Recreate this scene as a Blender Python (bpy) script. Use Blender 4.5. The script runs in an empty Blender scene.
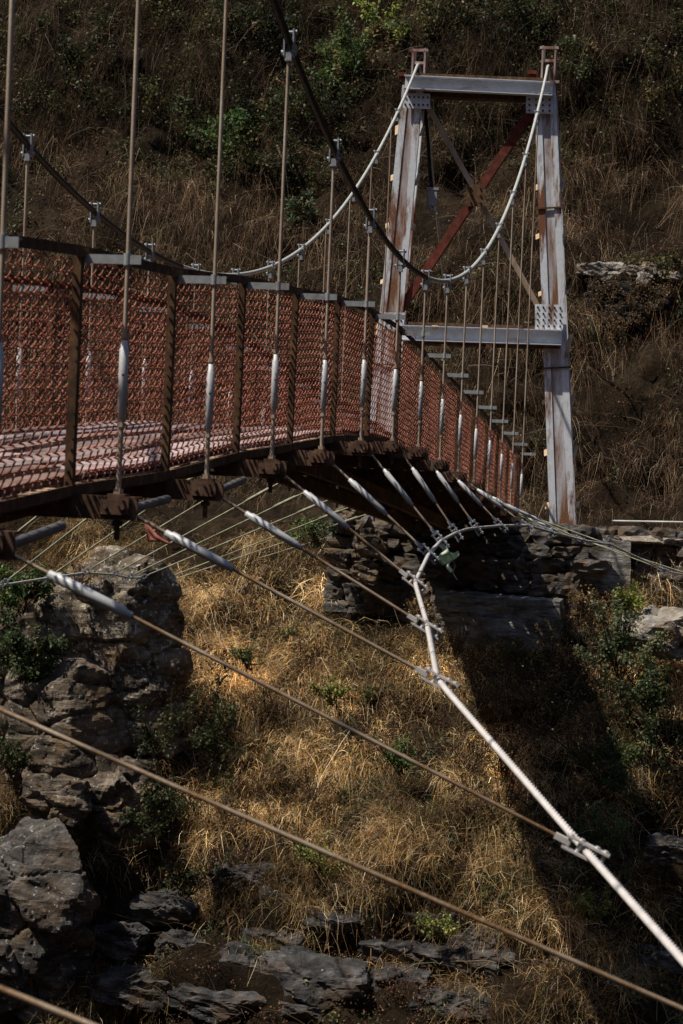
import bpy, bmesh, math, random
import numpy as np
from mathutils import Vector, Matrix, noise
R = math.radians
random.seed(7); rng = np.random.default_rng(11)
S = bpy.context.scene
COL = S.collection

# ------------------------------------------------------------------ camera
F = 2005.0; W, H = 683, 1024
cam_d = bpy.data.cameras.new('camera'); cam = bpy.data.objects.new('camera', cam_d); COL.objects.link(cam)
CAMROT = Matrix.Rotation(R(9.94), 3, 'Z') @ Matrix.Rotation(R(90 - 1.40), 3, 'X') @ Matrix.Rotation(R(2.5), 3, 'Z')
cam.matrix_world = CAMROT.to_4x4()
cam_d.sensor_fit = 'VERTICAL'; cam_d.sensor_height = 36.0; cam_d.lens = F * 36.0 / H
cam_d.clip_start = 0.1; cam_d.clip_end = 1000
cam_d.dof.use_dof = True; cam_d.dof.focus_distance = 32.0; cam_d.dof.aperture_fstop = 6.3
S.camera = cam

def at(px, py, Y):
    d = CAMROT @ Vector(((px - W / 2) / F, -(py - H / 2) / F, -1.0))
    return d * (Y / d.y)
def proj(P):
    P = np.asarray(P, float); M = np.array(CAMROT)
    q = P @ M
    return np.stack([W / 2 - F * q[..., 0] / q[..., 2], H / 2 + F * q[..., 1] / q[..., 2]], -1)

# ------------------------------------------------------------------ materials
def new_mat(name):
    m = bpy.data.materials.new(name); m.use_nodes = True
    nt = m.node_tree; nt.nodes.clear()
    out = nt.nodes.new('ShaderNodeOutputMaterial')
    return m, nt, out
def N(nt, t, **kw):
    n = nt.nodes.new(t)
    for k, v in kw.items():
        if k.startswith('i_'): n.inputs[k[2:].replace('_', ' ')].default_value = v
        else: setattr(n, k, v)
    return n
def ramp(nt, fac, stops):
    r = nt.nodes.new('ShaderNodeValToRGB'); e = r.color_ramp.elements
    while len(e) > 1: e.remove(e[-1])
    e[0].position = stops[0][0]; e[0].color = (*stops[0][1], 1)
    for p, c in stops[1:]:
        q = e.new(p); q.color = (*c, 1)
    nt.links.new(fac, r.inputs['Fac']); return r.outputs['Color']
def coords(nt, scale=(1, 1, 1)):
    tc = N(nt, 'ShaderNodeTexCoord'); mp = N(nt, 'ShaderNodeMapping'); mp.inputs['Scale'].default_value = scale
    nt.links.new(tc.outputs['Object'], mp.inputs['Vector']); return mp.outputs['Vector']
def noise_tex(nt, vec, scale, detail=6, rough=.6, dist=0):
    n = N(nt, 'ShaderNodeTexNoise'); n.inputs['Scale'].default_value = scale; n.inputs['Detail'].default_value = detail
    n.inputs['Roughness'].default_value = rough; n.inputs['Distortion'].default_value = dist
    nt.links.new(vec, n.inputs['Vector']); return n.outputs['Fac']
def mix(nt, fac, a, b, mode='MIX'):
    m = N(nt, 'ShaderNodeMix', data_type='RGBA', blend_type=mode)
    for sock, v in ((m.inputs['Factor'], fac), (m.inputs['A'], a), (m.inputs['B'], b)):
        pass
    fi, ai, bi = m.inputs[0], m.inputs[6], m.inputs[7]
    for sock, v in ((fi, fac), (ai, a), (bi, b)):
        if hasattr(v, 'is_linked'): nt.links.new(v, sock)
        elif isinstance(v, tuple): sock.default_value = (*v, 1)
        else: sock.default_value = v
    return m.outputs[2]
def finish(nt, out, color, rough=.7, metal=0., bump=None, bstr=.3, bdist=.02, spec=.3):
    b = N(nt, 'ShaderNodeBsdfPrincipled')
    if hasattr(color, 'is_linked'): nt.links.new(color, b.inputs['Base Color'])
    else: b.inputs['Base Color'].default_value = (*color, 1)
    if hasattr(rough, 'is_linked'): nt.links.new(rough, b.inputs['Roughness'])
    else: b.inputs['Roughness'].default_value = rough
    b.inputs['Metallic'].default_value = metal; b.inputs['Specular IOR Level'].default_value = spec
    if bump is not None:
        bn = N(nt, 'ShaderNodeBump'); bn.inputs['Strength'].default_value = bstr; bn.inputs['Distance'].default_value = bdist
        nt.links.new(bump, bn.inputs['Height']); nt.links.new(bn.outputs['Normal'], b.inputs['Normal'])
    nt.links.new(b.outputs['BSDF'], out.inputs['Surface'])

def mat_steel(name, base, base2, rust=(.10, .035, .018), amount=.5, scale=3.0, streak=(1, 1, .25), rough=.55, metal=.0, width=.12):
    m, nt, out = new_mat(name)
    v = coords(nt, streak); v2 = coords(nt)
    n1 = noise_tex(nt, v, scale, 8, .7, .3); n2 = noise_tex(nt, v2, scale * 6, 6, .7); n3 = noise_tex(nt, v2, scale * 30, 4, .6)
    c = ramp(nt, n2, [(.3, base), (.7, base2)])
    rc = ramp(nt, n3, [(.25, tuple(x * .45 for x in rust)), (.55, rust), (.8, (rust[0] * 1.9, rust[1] * 2.1, rust[2] * 2.2))])
    mm = ramp(nt, n1, [(max(0, 1 - amount - width), (0, 0, 0)), (min(1, 1 - amount + width), (1, 1, 1))])
    col = mix(nt, mm, c, rc)
    finish(nt, out, col, rough, metal, n3, .25, .004)
    return m
def mat_rust(name, a, b, c, scale=8, bump=.4, rough=.85):
    m, nt, out = new_mat(name); v = coords(nt)
    n1 = noise_tex(nt, v, scale, 8, .7); n2 = noise_tex(nt, v, scale * .25, 3, .5)
    col = ramp(nt, n1, [(.3, a), (.5, b), (.72, c)])
    d = ramp(nt, n2, [(.3, (.55, .55, .55)), (.7, (1.15, 1.15, 1.15))])
    col = mix(nt, 1.0, col, d, 'MULTIPLY')
    finish(nt, out, col, rough, 0, n1, bump, .004)
    return m
def mat_attr(name, trans=.35, rough=.8, gain=1.0, spec=.15):
    m, nt, out = new_mat(name)
    a = N(nt, 'ShaderNodeVertexColor', layer_name='Col')
    d = N(nt, 'ShaderNodeBsdfPrincipled'); d.inputs['Roughness'].default_value = rough; d.inputs['Specular IOR Level'].default_value = spec
    t = N(nt, 'ShaderNodeBsdfTranslucent'); ms = N(nt, 'ShaderNodeMixShader'); ms.inputs['Fac'].default_value = trans
    nt.links.new(a.outputs['Color'], d.inputs['Base Color']); nt.links.new(a.outputs['Color'], t.inputs['Color'])
    nt.links.new(d.outputs['BSDF'], ms.inputs[1]); nt.links.new(t.outputs['BSDF'], ms.inputs[2]); nt.links.new(ms.outputs['Shader'], out.inputs['Surface'])
    return m
def mat_rock(name, dark, mid, lite, lichen=(.42, .42, .42), scale=1.2, tilt=.5, lich=.6, tan=(.20, .13, .07)):
    m, nt, out = new_mat(name)
    v = coords(nt); tc = N(nt, 'ShaderNodeMapping'); tc.inputs['Rotation'].default_value = (R(18), R(-24), 0); tc.inputs['Scale'].default_value = (.6, .6, 4)
    nt.links.new(v, tc.inputs['Vector']); sv = tc.outputs['Vector']
    n1 = noise_tex(nt, v, scale * 1.6, 9, .68, .4); n2 = noise_tex(nt, sv, scale * 1.6, 8, .7, .2); n3 = noise_tex(nt, v, scale * 9, 8, .75); n4 = noise_tex(nt, v, scale * .9, 4, .6, .6)
    c = ramp(nt, n1, [(.32, dark), (.5, mid), (.68, lite)])
    c2 = ramp(nt, n2, [(.36, (.25, .23, .22)), (.5, (1, 1, 1)), (.7, (1.25, 1.2, 1.1))])
    c = mix(nt, 1.0, c, c2, 'MULTIPLY')
    tf = ramp(nt, n4, [(.48, (0, 0, 0)), (.62, (1, 1, 1))]); c = mix(nt, tf, c, mix(nt, .6, c, tan))
    lf = ramp(nt, n3, [(lich, (0, 0, 0)), (lich + .07, (1, 1, 1))]); c = mix(nt, lf, c, lichen)
    add = N(nt, 'ShaderNodeMath', operation='ADD'); nt.links.new(n2, add.inputs[0]); nt.links.new(n3, add.inputs[1])
    finish(nt, out, c, .85, 0, add.outputs[0], .9, .08, .25)
    return m

M = {}
M['mesh'] = mat_rust('rusty_red_wire', (.12, .036, .024), (.38, .125, .085), (.66, .37, .29), 14)
M['rust'] = mat_rust('dark_rusted_steel', (.034, .020, .012), (.10, .055, .03), (.22, .125, .065), 10)
M['beam'] = mat_rust('brown_beam_steel', (.04, .022, .016), (.12, .065, .045), (.24, .16, .115), 9)
M['galv'] = mat_steel('galvanised_steel', (.42, .44, .48), (.60, .62, .66), amount=.22, scale=2.2, rough=.5, metal=.15)
M['rod'] = mat_steel('dull_rod_steel', (.44, .37, .30), (.58, .50, .42), rust=(.26, .15, .09), amount=.45, scale=2.5, rough=.5, metal=.3)
M['rodbrown'] = mat_steel('rusting_stay_steel', (.48, .37, .26), (.66, .55, .43), rust=(.30, .17, .08), amount=.50, scale=2.5, rough=.38, metal=.55)
M['rodpale'] = mat_rust('pale_stay_steel', (.24, .25, .17), (.38, .38, .27), (.5, .5, .4), 12)
M['cable'] = mat_steel('main_cable_steel', (.50, .52, .50), (.70, .72, .69), rust=(.05, .042, .038), amount=.22, scale=1.5, rough=.45, metal=.35)
M['cable_shade'] = mat_rust('shaded_cable_black', (.010, .009, .009), (.022, .020, .019), (.05, .045, .04), 12, .3, .5)  # black stands for the unlit underside of the main cables
M['wire'] = mat_steel('wind_cable_steel', (.48, .46, .47), (.68, .65, .65), rust=(.22, .15, .11), amount=.28, scale=1.8, rough=.5, metal=.1)
M['clamp'] = mat_steel('clamp_steel', (.22, .25, .30), (.40, .43, .48), amount=.25, scale=6, rough=.5, metal=.2)
M['plate'] = mat_steel('guide_arm_steel', (.22, .25, .28), (.34, .37, .40), amount=.35, scale=4, rough=.55)
M['paint'] = mat_steel('flaking_tower_paint', (.60, .65, .74), (.80, .85, .94), rust=(.22, .095, .05), amount=.46, scale=1.9, streak=(1.6, 1.6, .3), rough=.6, width=.05)
M['paintrust'] = mat_steel('rust_stained_web', (.54, .58, .66), (.72, .77, .85), rust=(.23, .105, .055), amount=.54, scale=1.3, streak=(1.6, 1.6, .3), rough=.65, width=.10)
M['saddle'] = mat_steel('saddle_steel', (.5, .45, .45), (.65, .6, .6), rust=(.24, .09, .07), amount=.5, scale=4)
M['beampaint'] = mat_steel('tower_beam_paint', (.52, .56, .64), (.72, .76, .84), rust=(.13, .062, .04), amount=.36, scale=1.3, streak=(.5, 1, 2.), rough=.6, width=.1)
M['redbrace'] = mat_rust('red_rust_brace', (.07, .016, .012), (.15, .035, .024), (.22, .07, .05), 6)
M['tab'] = mat_rust('pale_lacing_plate', (.45, .3, .18), (.62, .46, .30), (.75, .62, .46), 6)
M['stem'] = mat_rust('brown_stems', (.03, .02, .014), (.09, .06, .04), (.2, .15, .1), 9)
M['black'] = mat_rust('blackened_iron', (.008, .008, .009), (.018, .018, .02), (.05, .05, .055), 10)
M['hole'] = mat_rust('dark_bolt', (.01, .008, .008), (.03, .022, .02), (.08, .06, .05), 20)
M['bag'] = mat_rust('pale_green_plastic', (.45, .62, .42), (.6, .75, .55), (.78, .85, .74), 12, .1, .4)
M['rag'] = mat_rust('pink_cloth', (.35, .10, .09), (.5, .18, .15), (.6, .32, .28), 16)
M['rock'] = mat_rock('lichen_rock', (.028, .022, .018), (.13, .105, .085), (.34, .29, .24), lichen=(.65,.65,.62), lich=.585)
M['rocktop'] = mat_rock('pale_lichen_rock', (.035, .028, .022), (.17, .14, .11), (.48, .43, .36), lichen=(.75,.74,.70), lich=.56)
M['rockblue'] = mat_rock('grey_blue_rock', (.022, .021, .021), (.085, .080, .078), (.25, .24, .235), lichen=(.6, .62, .66), lich=.585, tan=(.13, .085, .05))
M['rockshade'] = mat_rock('shaded_ledge_rock', (.016, .016, .018), (.065, .066, .072), (.20, .20, .215), lichen=(.5, .52, .56), lich=.62, tan=(.10, .06, .03))  # shade over the bottom ledges put into the rock colour
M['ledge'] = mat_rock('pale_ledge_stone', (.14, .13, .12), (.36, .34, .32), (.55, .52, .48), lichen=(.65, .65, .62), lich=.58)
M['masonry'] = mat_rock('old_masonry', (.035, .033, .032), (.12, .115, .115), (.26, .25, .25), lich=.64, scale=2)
M['concrete'] = mat_rock('mossy_concrete', (.12, .12, .12), (.30, .305, .315), (.46, .465, .48), lich=.63, scale=1.6, tan=(.09, .065, .035))
M['pipegrey'] = mat_steel('grey_pipe_steel', (.10, .10, .11), (.17, .165, .165), rust=(.07, .045, .03), amount=.4, scale=3)
M['pipe'] = mat_rust('white_pipe', (.45, .44, .42), (.6, .6, .58), (.7, .7, .68), 5, .1, .5)
def mat_plank(name, dark=1.0):
    m, nt, out = new_mat(name)
    a = N(nt, 'ShaderNodeVertexColor', layer_name='Col')
    v = coords(nt, (14, .6, 14)); n1 = noise_tex(nt, v, 2.0, 8, .7); v2 = coords(nt); n2 = noise_tex(nt, v2, 2.5, 6, .65)
    c = ramp(nt, n1, [(.3, (.35, .33, .33)), (.6, (1, 1, 1)), (.8, (1.2, 1.15, 1.15))]); c2 = ramp(nt, n2, [(.35, (.45, .42, .4)), (.6, (1, 1, 1))])
    c = mix(nt, 1., a.outputs['Color'], c, 'MULTIPLY'); c = mix(nt, 1., c, c2, 'MULTIPLY')
    finish(nt, out, c, .8, 0, n1, .5, .006); return m
M['plank'] = mat_plank('weathered_planks')
M['grass'] = mat_attr('dry_grass_blades', .45)
M['leaf'] = mat_attr('green_leaves', .35, .55, spec=.35)
M['twig'] = mat_attr('dead_twigs', 0.0)
def mat_soil():
    m, nt, out = new_mat('hillside_soil'); v = coords(nt)
    n1 = noise_tex(nt, v, .45, 8, .65, .4); n2 = noise_tex(nt, v, 3.5, 9, .75); n3 = noise_tex(nt, v, 16, 6, .7)
    c = ramp(nt, n1, [(.3, (.014, .010, .007)), (.5, (.042, .029, .018)), (.7, (.085, .060, .036))])
    c2 = ramp(nt, n2, [(.3, (.25, .23, .22)), (.55, (.8, .8, .8)), (.75, (1.5, 1.4, 1.2))]); c = mix(nt, 1., c, c2, 'MULTIPLY')
    ad = N(nt, 'ShaderNodeMath', operation='ADD'); nt.links.new(n2, ad.inputs[0]); nt.links.new(n3, ad.inputs[1])
    finish(nt, out, c, .95, 0, ad.outputs[0], 1., .12, .1); return m
M['soil'] = mat_soil()
M['recess_shade'] = mat_rust('shaded_recess_face', (.006, .005, .004), (.016, .012, .009), (.04, .03, .02), 5, .9)

# ------------------------------------------------------------------ object helpers
ROOT = {}
def tag(o, label=None, cat=None, group=None, kind=None):
    if label: o['label'] = label
    if cat: o['category'] = cat
    if group: o['group'] = group
    if kind: o['kind'] = kind
    return o
def thing(name, loc, label, cat, group=None):
    o = bpy.data.objects.new(name, None); COL.objects.link(o); o.location = loc; o.empty_display_size = .2
    ROOT[o] = Vector(loc); return tag(o, label, cat, group)

class MB:
    def __init__(s): s.v = []; s.f = []; s.sm = []; s.c = []; s.n = 0; s.col = None
    def add(s, vs, fs, smooth=False):
        b = s.n; s.v.extend([tuple(p) for p in vs]); s.n += len(vs)
        for f in fs: s.f.append(tuple(i + b for i in f)); s.sm.append(smooth)
        if s.col is not None: s.c.extend([s.col] * len(vs))
    def hexa(s, p):   # 8 points: 4 bottom ccw, 4 top
        s.add(p, [(3, 2, 1, 0), (4, 5, 6, 7), (0, 1, 5, 4), (1, 2, 6, 5), (2, 3, 7, 6), (3, 0, 4, 7)])
    def box(s, c, d):
        x, y, z = c; a, b, e = d[0] / 2, d[1] / 2, d[2] / 2
        s.hexa([(x - a, y - b, z - e), (x + a, y - b, z - e), (x + a, y + b, z - e), (x - a, y + b, z - e), (x - a, y - b, z + e), (x + a, y - b, z + e), (x + a, y + b, z + e), (x - a, y + b, z + e)])
    def bar(s, p0, p1, w, h, up=(0, 0, 1), w1=None):
        p0, p1 = Vector(p0), Vector(p1); d = (p1 - p0).normalized(); sx = d.cross(Vector(up))
        if sx.length < 1e-4: sx = d.cross(Vector((1, 0, 0)))
        sx.normalize(); u = sx.cross(d).normalized(); w1 = w1 or w
        a, b, a1 = sx * w / 2, u * h / 2, sx * w1 / 2
        s.hexa([p0 - a - b, p0 + a - b, p0 + a + b, p0 - a + b, p1 - a1 - b, p1 + a1 - b, p1 + a1 + b, p1 - a1 + b])
    def tube(s, pts, r, n=10, cap=True, lobes=0, amp=.1, lay=.3, smooth=True):
        pts = [Vector(p) for p in pts]; rr = r if isinstance(r, (list, tuple)) else [r] * len(pts)
        t0 = (pts[1] - pts[0]).normalized(); ref = Vector((0, 0, 1)) if abs(t0.z) < .9 else Vector((0, 1, 0))
        nx = t0.cross(ref).normalized(); vs = []; L = 0
        for i, p in enumerate(pts):
            t = (pts[min(i + 1, len(pts) - 1)] - pts[max(i - 1, 0)]).normalized()
            nx = (nx - t * nx.dot(t)).normalized(); ny = t.cross(nx)
            if i: L += (p - pts[i - 1]).length
            for k in range(n):
                a = 2 * math.pi * k / n; q = rr[i]
                if lobes: q *= 1 + amp * math.cos(lobes * (a - 2 * math.pi * L / lay))
                vs.append(p + (nx * math.cos(a) + ny * math.sin(a)) * q)
        fs = [(i * n + k, i * n + (k + 1) % n, (i + 1) * n + (k + 1) % n, (i + 1) * n + k) for i in range(len(pts) - 1) for k in range(n)]
        s.add(vs, fs, smooth)
        if cap: s.add(vs[:n], [tuple(range(n))[::-1]]); s.add(vs[-n:], [tuple(range(n))])
    def build(s, name, mat, parent=None, label=None):
        me = bpy.data.meshes.new(name); off = Vector((0, 0, 0))
        if parent is not None:
            r = parent
            while r.parent: r = r.parent
            off = ROOT.get(r, Vector((0, 0, 0)))
        me.from_pydata([(p[0] - off.x, p[1] - off.y, p[2] - off.z) for p in s.v], [], s.f)
        me.polygons.foreach_set('use_smooth', s.sm)
        if s.c:
            ca = me.color_attributes.new('Col', 'FLOAT_COLOR', 'POINT'); ca.data.foreach_set('color', np.array([(*c, 1) for c in s.c], 'f').ravel())
        me.materials.append(mat); me.update()
        o = bpy.data.objects.new(name, me); COL.objects.link(o)
        if parent is not None: o.parent = parent
        if label: o['label'] = label
        return o
def np_mesh(name, V, Fq, C, mat, parent=None, off=None):
    me = bpy.data.meshes.new(name); V = np.asarray(V, 'f')
    if off is not None: V = V - np.array(off, 'f')
    me.vertices.add(len(V)); me.vertices.foreach_set('co', V.ravel())
    k = Fq.shape[1]; me.loops.add(Fq.size); me.loops.foreach_set('vertex_index', Fq.astype('i').ravel())
    me.polygons.add(len(Fq)); me.polygons.foreach_set('loop_start', np.arange(0, Fq.size, k, dtype='i')); me.polygons.foreach_set('loop_total', np.full(len(Fq), k, 'i'))
    ca = me.color_attributes.new('Col', 'FLOAT_COLOR', 'POINT')
    ca.data.foreach_set('color', np.concatenate([C, np.ones((len(C), 1))], 1).astype('f').ravel())
    me.materials.append(mat); me.update(calc_edges=True)
    o = bpy.data.objects.new(name, me); COL.objects.link(o)
    if parent is not None: o.parent = parent
    return o
ORD = ['zeroth', 'first', 'second', 'third', 'fourth', 'fifth', 'sixth', 'seventh', 'eighth', 'ninth', 'tenth', 'eleventh', 'twelfth', 'thirteenth', 'fourteenth', 'fifteenth', 'sixteenth', 'seventeenth', 'eighteenth']

# ------------------------------------------------------------------ bridge geometry
P = 2.0; K = .000982; NM = 11.13
def yy(n): return P * n - .59
ZT = np.array([(1.5, -1060), (2.59, -800), (3.59, -575), (4.59, -378), (5.59, -240), (6.59, -155), (7.59, -5), (8.59, 96), (9.59, 210), (10.59, 246), (11.59, 214), (12.59, 82), (13.59, -61), (14.59, -204), (15.59, -356), (16.59, -512), (17.59, -668), (18.59, -826), (19.59, -984), (21, -1205)], float)
def zb(n): return K * float(np.interp(n, ZT[:, 0], ZT[:, 1]))          # top of cross beams (cambered deck, straight from beam to beam)
def zc(n): return K * (79.4 * n * n - 1767 * n + 11999)            # main cables
def nn(y): return (y + .59) / P
XC = -4.45; HR = 1.325
RAIL = {1: -3.36, -1: -5.54}; HANG = {1: -3.11, -1: -5.80}
IDX = [2.59 + i for i in range(18)]          # cross beam stations 2.59 .. 19.59
NT = 19.75; YT = yy(NT)

bridge = thing('suspension_footbridge', (XC, yy(NM), zb(NM)), 'arched footbridge deck with rusty red wire mesh railings crossing the gorge', 'footbridge')
# planks on top (lengthwise running boards) and transverse planks below
mb = MB(); nb = 9; x0, x1 = RAIL[-1] + .06, RAIL[1] - .06; bw = (x1 - x0) / nb
for b in range(nb):
    y = yy(2.3) - random.uniform(0, 3)
    while y < yy(20.4):
        L = random.uniform(3.2, 4.4); ye = min(y + L, yy(20.5)); dz = random.uniform(-.008, .024); g = random.uniform(.5, 1.15); xx = random.uniform(-.012, .012)
        mb.col = (.60 * g, .49 * g, .50 * g) if random.random() < .75 else (.34 * g, .24 * g, .22 * g)
        st = max(2, int((ye - y) / .5)); ya = y
        for q in range(st):
            yb = y + (ye - .025 - y) * (q + 1) / st; za, zz = zb(nn(ya)) + .055 + dz, zb(nn(yb)) + .055 + dz
            xa, xb = x0 + b * bw + .030 + xx, x0 + (b + 1) * bw - .030 + xx
            mb.hexa([(xa, ya, za), (xb, ya, za), (xb, yb, zz), (xa, yb, zz), (xa, ya, za + .04), (xb, ya, za + .04), (xb, yb, zz + .04), (xa, yb, zz + .04)])
            ya = yb
        y = ye + .005
mb.build('running_board', M['plank'], bridge)
mb = MB(); y = yy(2.4)
while y < yy(20.4):
    w = random.uniform(.17, .23); g = random.uniform(.5, 1.1); mb.col = (.66 * g, .45 * g, .30 * g)
    za, zz = zb(nn(y)) + .004, zb(nn(y + w)) + .004; e = random.uniform(-.04, .04); xa, xb = x0 - .02 + e, x1 + .02 + e
    mb.hexa([(xa, y, za), (xb, y, za), (xb, y + w, zz), (xa, y + w, zz), (xa, y, za + .047), (xb, y, za + .047), (xb, y + w, zz + .047), (xa, y + w, zz + .047)])
    y += w + random.uniform(.03, .07)
mb.build('under_plank', M['plank'], bridge)
# cross beams: channel section, projecting under the hangers
for n in IDX:
    y, z = yy(n), zb(n); xa, xb = HANG[-1] - .12, HANG[1] + .12
    m2 = MB(); L = xb - xa
    m2.box((XC, y, z - .065), (L, .018, .108)); m2.box((XC, y + .045, z - .0055), (L, .104, .011)); m2.box((XC, y + .045, z - .1245), (L, .112, .011))
    cb = m2.build('cross_beam', M['beam'], bridge)
    for s in (1, -1):
        m3 = MB(); hx = HANG[s]; m3.box((hx, y + .04, z + .006), (.10, .09, .014)); m3.box((hx, y - .02, z - .06), (.16, .02, .08))
        m3.tube([(hx, y + .04, z - .13), (hx, y + .04, z - .24)], .016, 8); m3.tube([(hx, y + .04, z - .135), (hx, y + .04, z - .165)], .03, 6)
        for dx in (-.05, .05): m3.tube([(hx + dx, y - .03, z - .06), (hx + dx, y - .045, z - .06)], .013, 6)
        m3.build('rod_socket', M['beam'], cb)
# edge angles, top rails, underside pipes
def strip(name, mat, x, dz, w, h, n0=2.3, n1=20.4, dy=.5):
    m2 = MB(); ys = np.arange(yy(n0), yy(n1), dy)
    for a, b in zip(ys[:-1], ys[1:]):
        m2.bar((x, a, zb(nn(a)) + dz), (x, b, zb(nn(b)) + dz), w, h)
    return m2.build(name, mat, bridge)
for s in (1, -1):
    strip('edge_beam', M['rust'], RAIL[s] + s * .004, .022, .012, .06); strip('edge_flange', M['rust'], RAIL[s] - s * .035, -.016 + .004, .06, .01)
    strip('top_rail', M['rust'], RAIL[s] + s * .010, HR + .004, .012, .05); strip('top_flange', M['rust'], RAIL[s] - s * .020, HR + .034, .056, .009)
for n in IDX[:5]:
    m2 = MB(); e = n + .46; m2.tube([(-3.06, yy(n) + .06, zb(n) - .075), (-3.06, yy(e) - .02, zb(e) - .062), (-3.06, yy(e), zb(e) - .062)], [.026, .026, .012], 10); m2.build('brace_pipe', M['pipegrey'], bridge)
for x in (-5.25, -4.45):
    m2 = MB()
    for a, b in zip(IDX[:-1], IDX[1:]): m2.bar((x, yy(a), zb(a) - .23), (x, yy(b), zb(b) - .23), .09, .19)
    m2.build('stringer', M['beam'], bridge)
# posts, guide arms, mesh panels
for s in (1, -1):
    for n in IDX:
        x, y, z = RAIL[s], yy(n), zb(n); m2 = MB()
        m2.box((x, y, z + .003 + HR / 2 + .015), (.012, .058, HR + .03)); m2.box((x - s * .024, y - .024, z + .003 + HR / 2 + .015), (.034, .009, HR + .03))
        po = m2.build('railing_post', M['rust'], bridge)
        m2 = MB(); hx = HANG[s]; zt = z + HR - .03
        m2.box(((x + hx) / 2 + s * .03, y - .02 + .045, zt), (abs(hx - x) + .10, .008, .05)); m2.box(((x + hx) / 2 + s * .03, y + .052, zt + .021), (abs(hx - x) + .10, .045, .008))
        m2.tube([(hx, y + .04, zt - .03), (hx, y + .04, zt + .034)], .026, 8)
        m2.build('guide_arm', M['plate'], po)
    for n in IDX[:-1] + [19.59]:
        m2 = MB(); x = RAIL[s] - s * .075; ya, yb = yy(n) - .01, yy(n + (1 if n < 19 else .8)) - .02
        cwx = .145; nw = int(round((yb - ya) / cwx)); cwx = (yb - ya) / nw; nr = 18; per = (HR - .05) / nr
        ph1 = random.uniform(0, 6.28)
        for wv in range(nw):
            yc = ya + (wv + .5) * cwx; pts = []; jit = random.uniform(-.006, .006)
            for k in range(nr):
                for f, e, dx in ((0.0, -1, .008), (.66, 1, .008), (.78, 1, -.006), (.93, -1, -.006)):
                    yk = min(max(yc + e * cwx * .25 + jit, ya), yb); zr = (k + f) * per
                    wob = .014 * math.sin(yk * 1.7 + ph1) * math.sin(k / nr * 3.14)
                    pts.append((x + dx + wob, yk + .012 * math.sin(zr * 4 + ph1) + random.uniform(-.003, .003), zb(nn(yk)) + .03 + zr + .006 * math.sin(yk * 5 + ph1)))
            m2.tube(pts, .0064, 4, False)
        m2.build('mesh_panel', M['mesh'], bridge)

# ------------------------------------------------------------------ main cables
CLN = np.arange(2.4, NT + .001, .1)
for s in (1, -1):
    nm = 'nearer main suspension cable dropping from the upper edge and rising to the right tower saddle' if s == 1 else 'farther main suspension cable sagging behind the deck to the left tower saddle'
    cx_ = lambda n, s=s: HANG[s] + (.14 if s < 0 else -.03) * max(0, (n - NM) / (NT - NM)) ** 2
    c = thing('main_cable', (HANG[s], yy(NM), zc(NM)), nm, 'steel cable', 'main suspension cables')
    pts = [(cx_(n), yy(n), zc(n)) for n in np.arange(2.2, NT - .25, .02)]
    HX = cx_(NT); pts += [(HX, yy(NT - .25) + t * .5, zc(NT - .25) + .33 * t * 1.5 - .3 * t * t) for t in (.25, .5, .75, 1.0)]
    zt = pts[-1][2]; pts += [(HX, YT + .25, zt - .05), (HX, YT + .8, zt - .42), (HX, YT + 12, zt - 8.6)]
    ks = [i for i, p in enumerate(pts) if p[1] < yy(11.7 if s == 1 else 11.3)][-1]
    mb = MB(); mb.tube(pts[:ks + 1], .029, 14, True, 7, .06, .5); mb.build('shaded_strand', M['cable_shade'], c, 'black nearer half, shade put into its colour')  # nearer half painted black in place of its shade
    mb = MB(); mb.tube(pts[ks:], .0275, 14, True, 7, .06, .5); mb.build('pale_strand', M['cable'], c, 'pale steel farther half')

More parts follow.
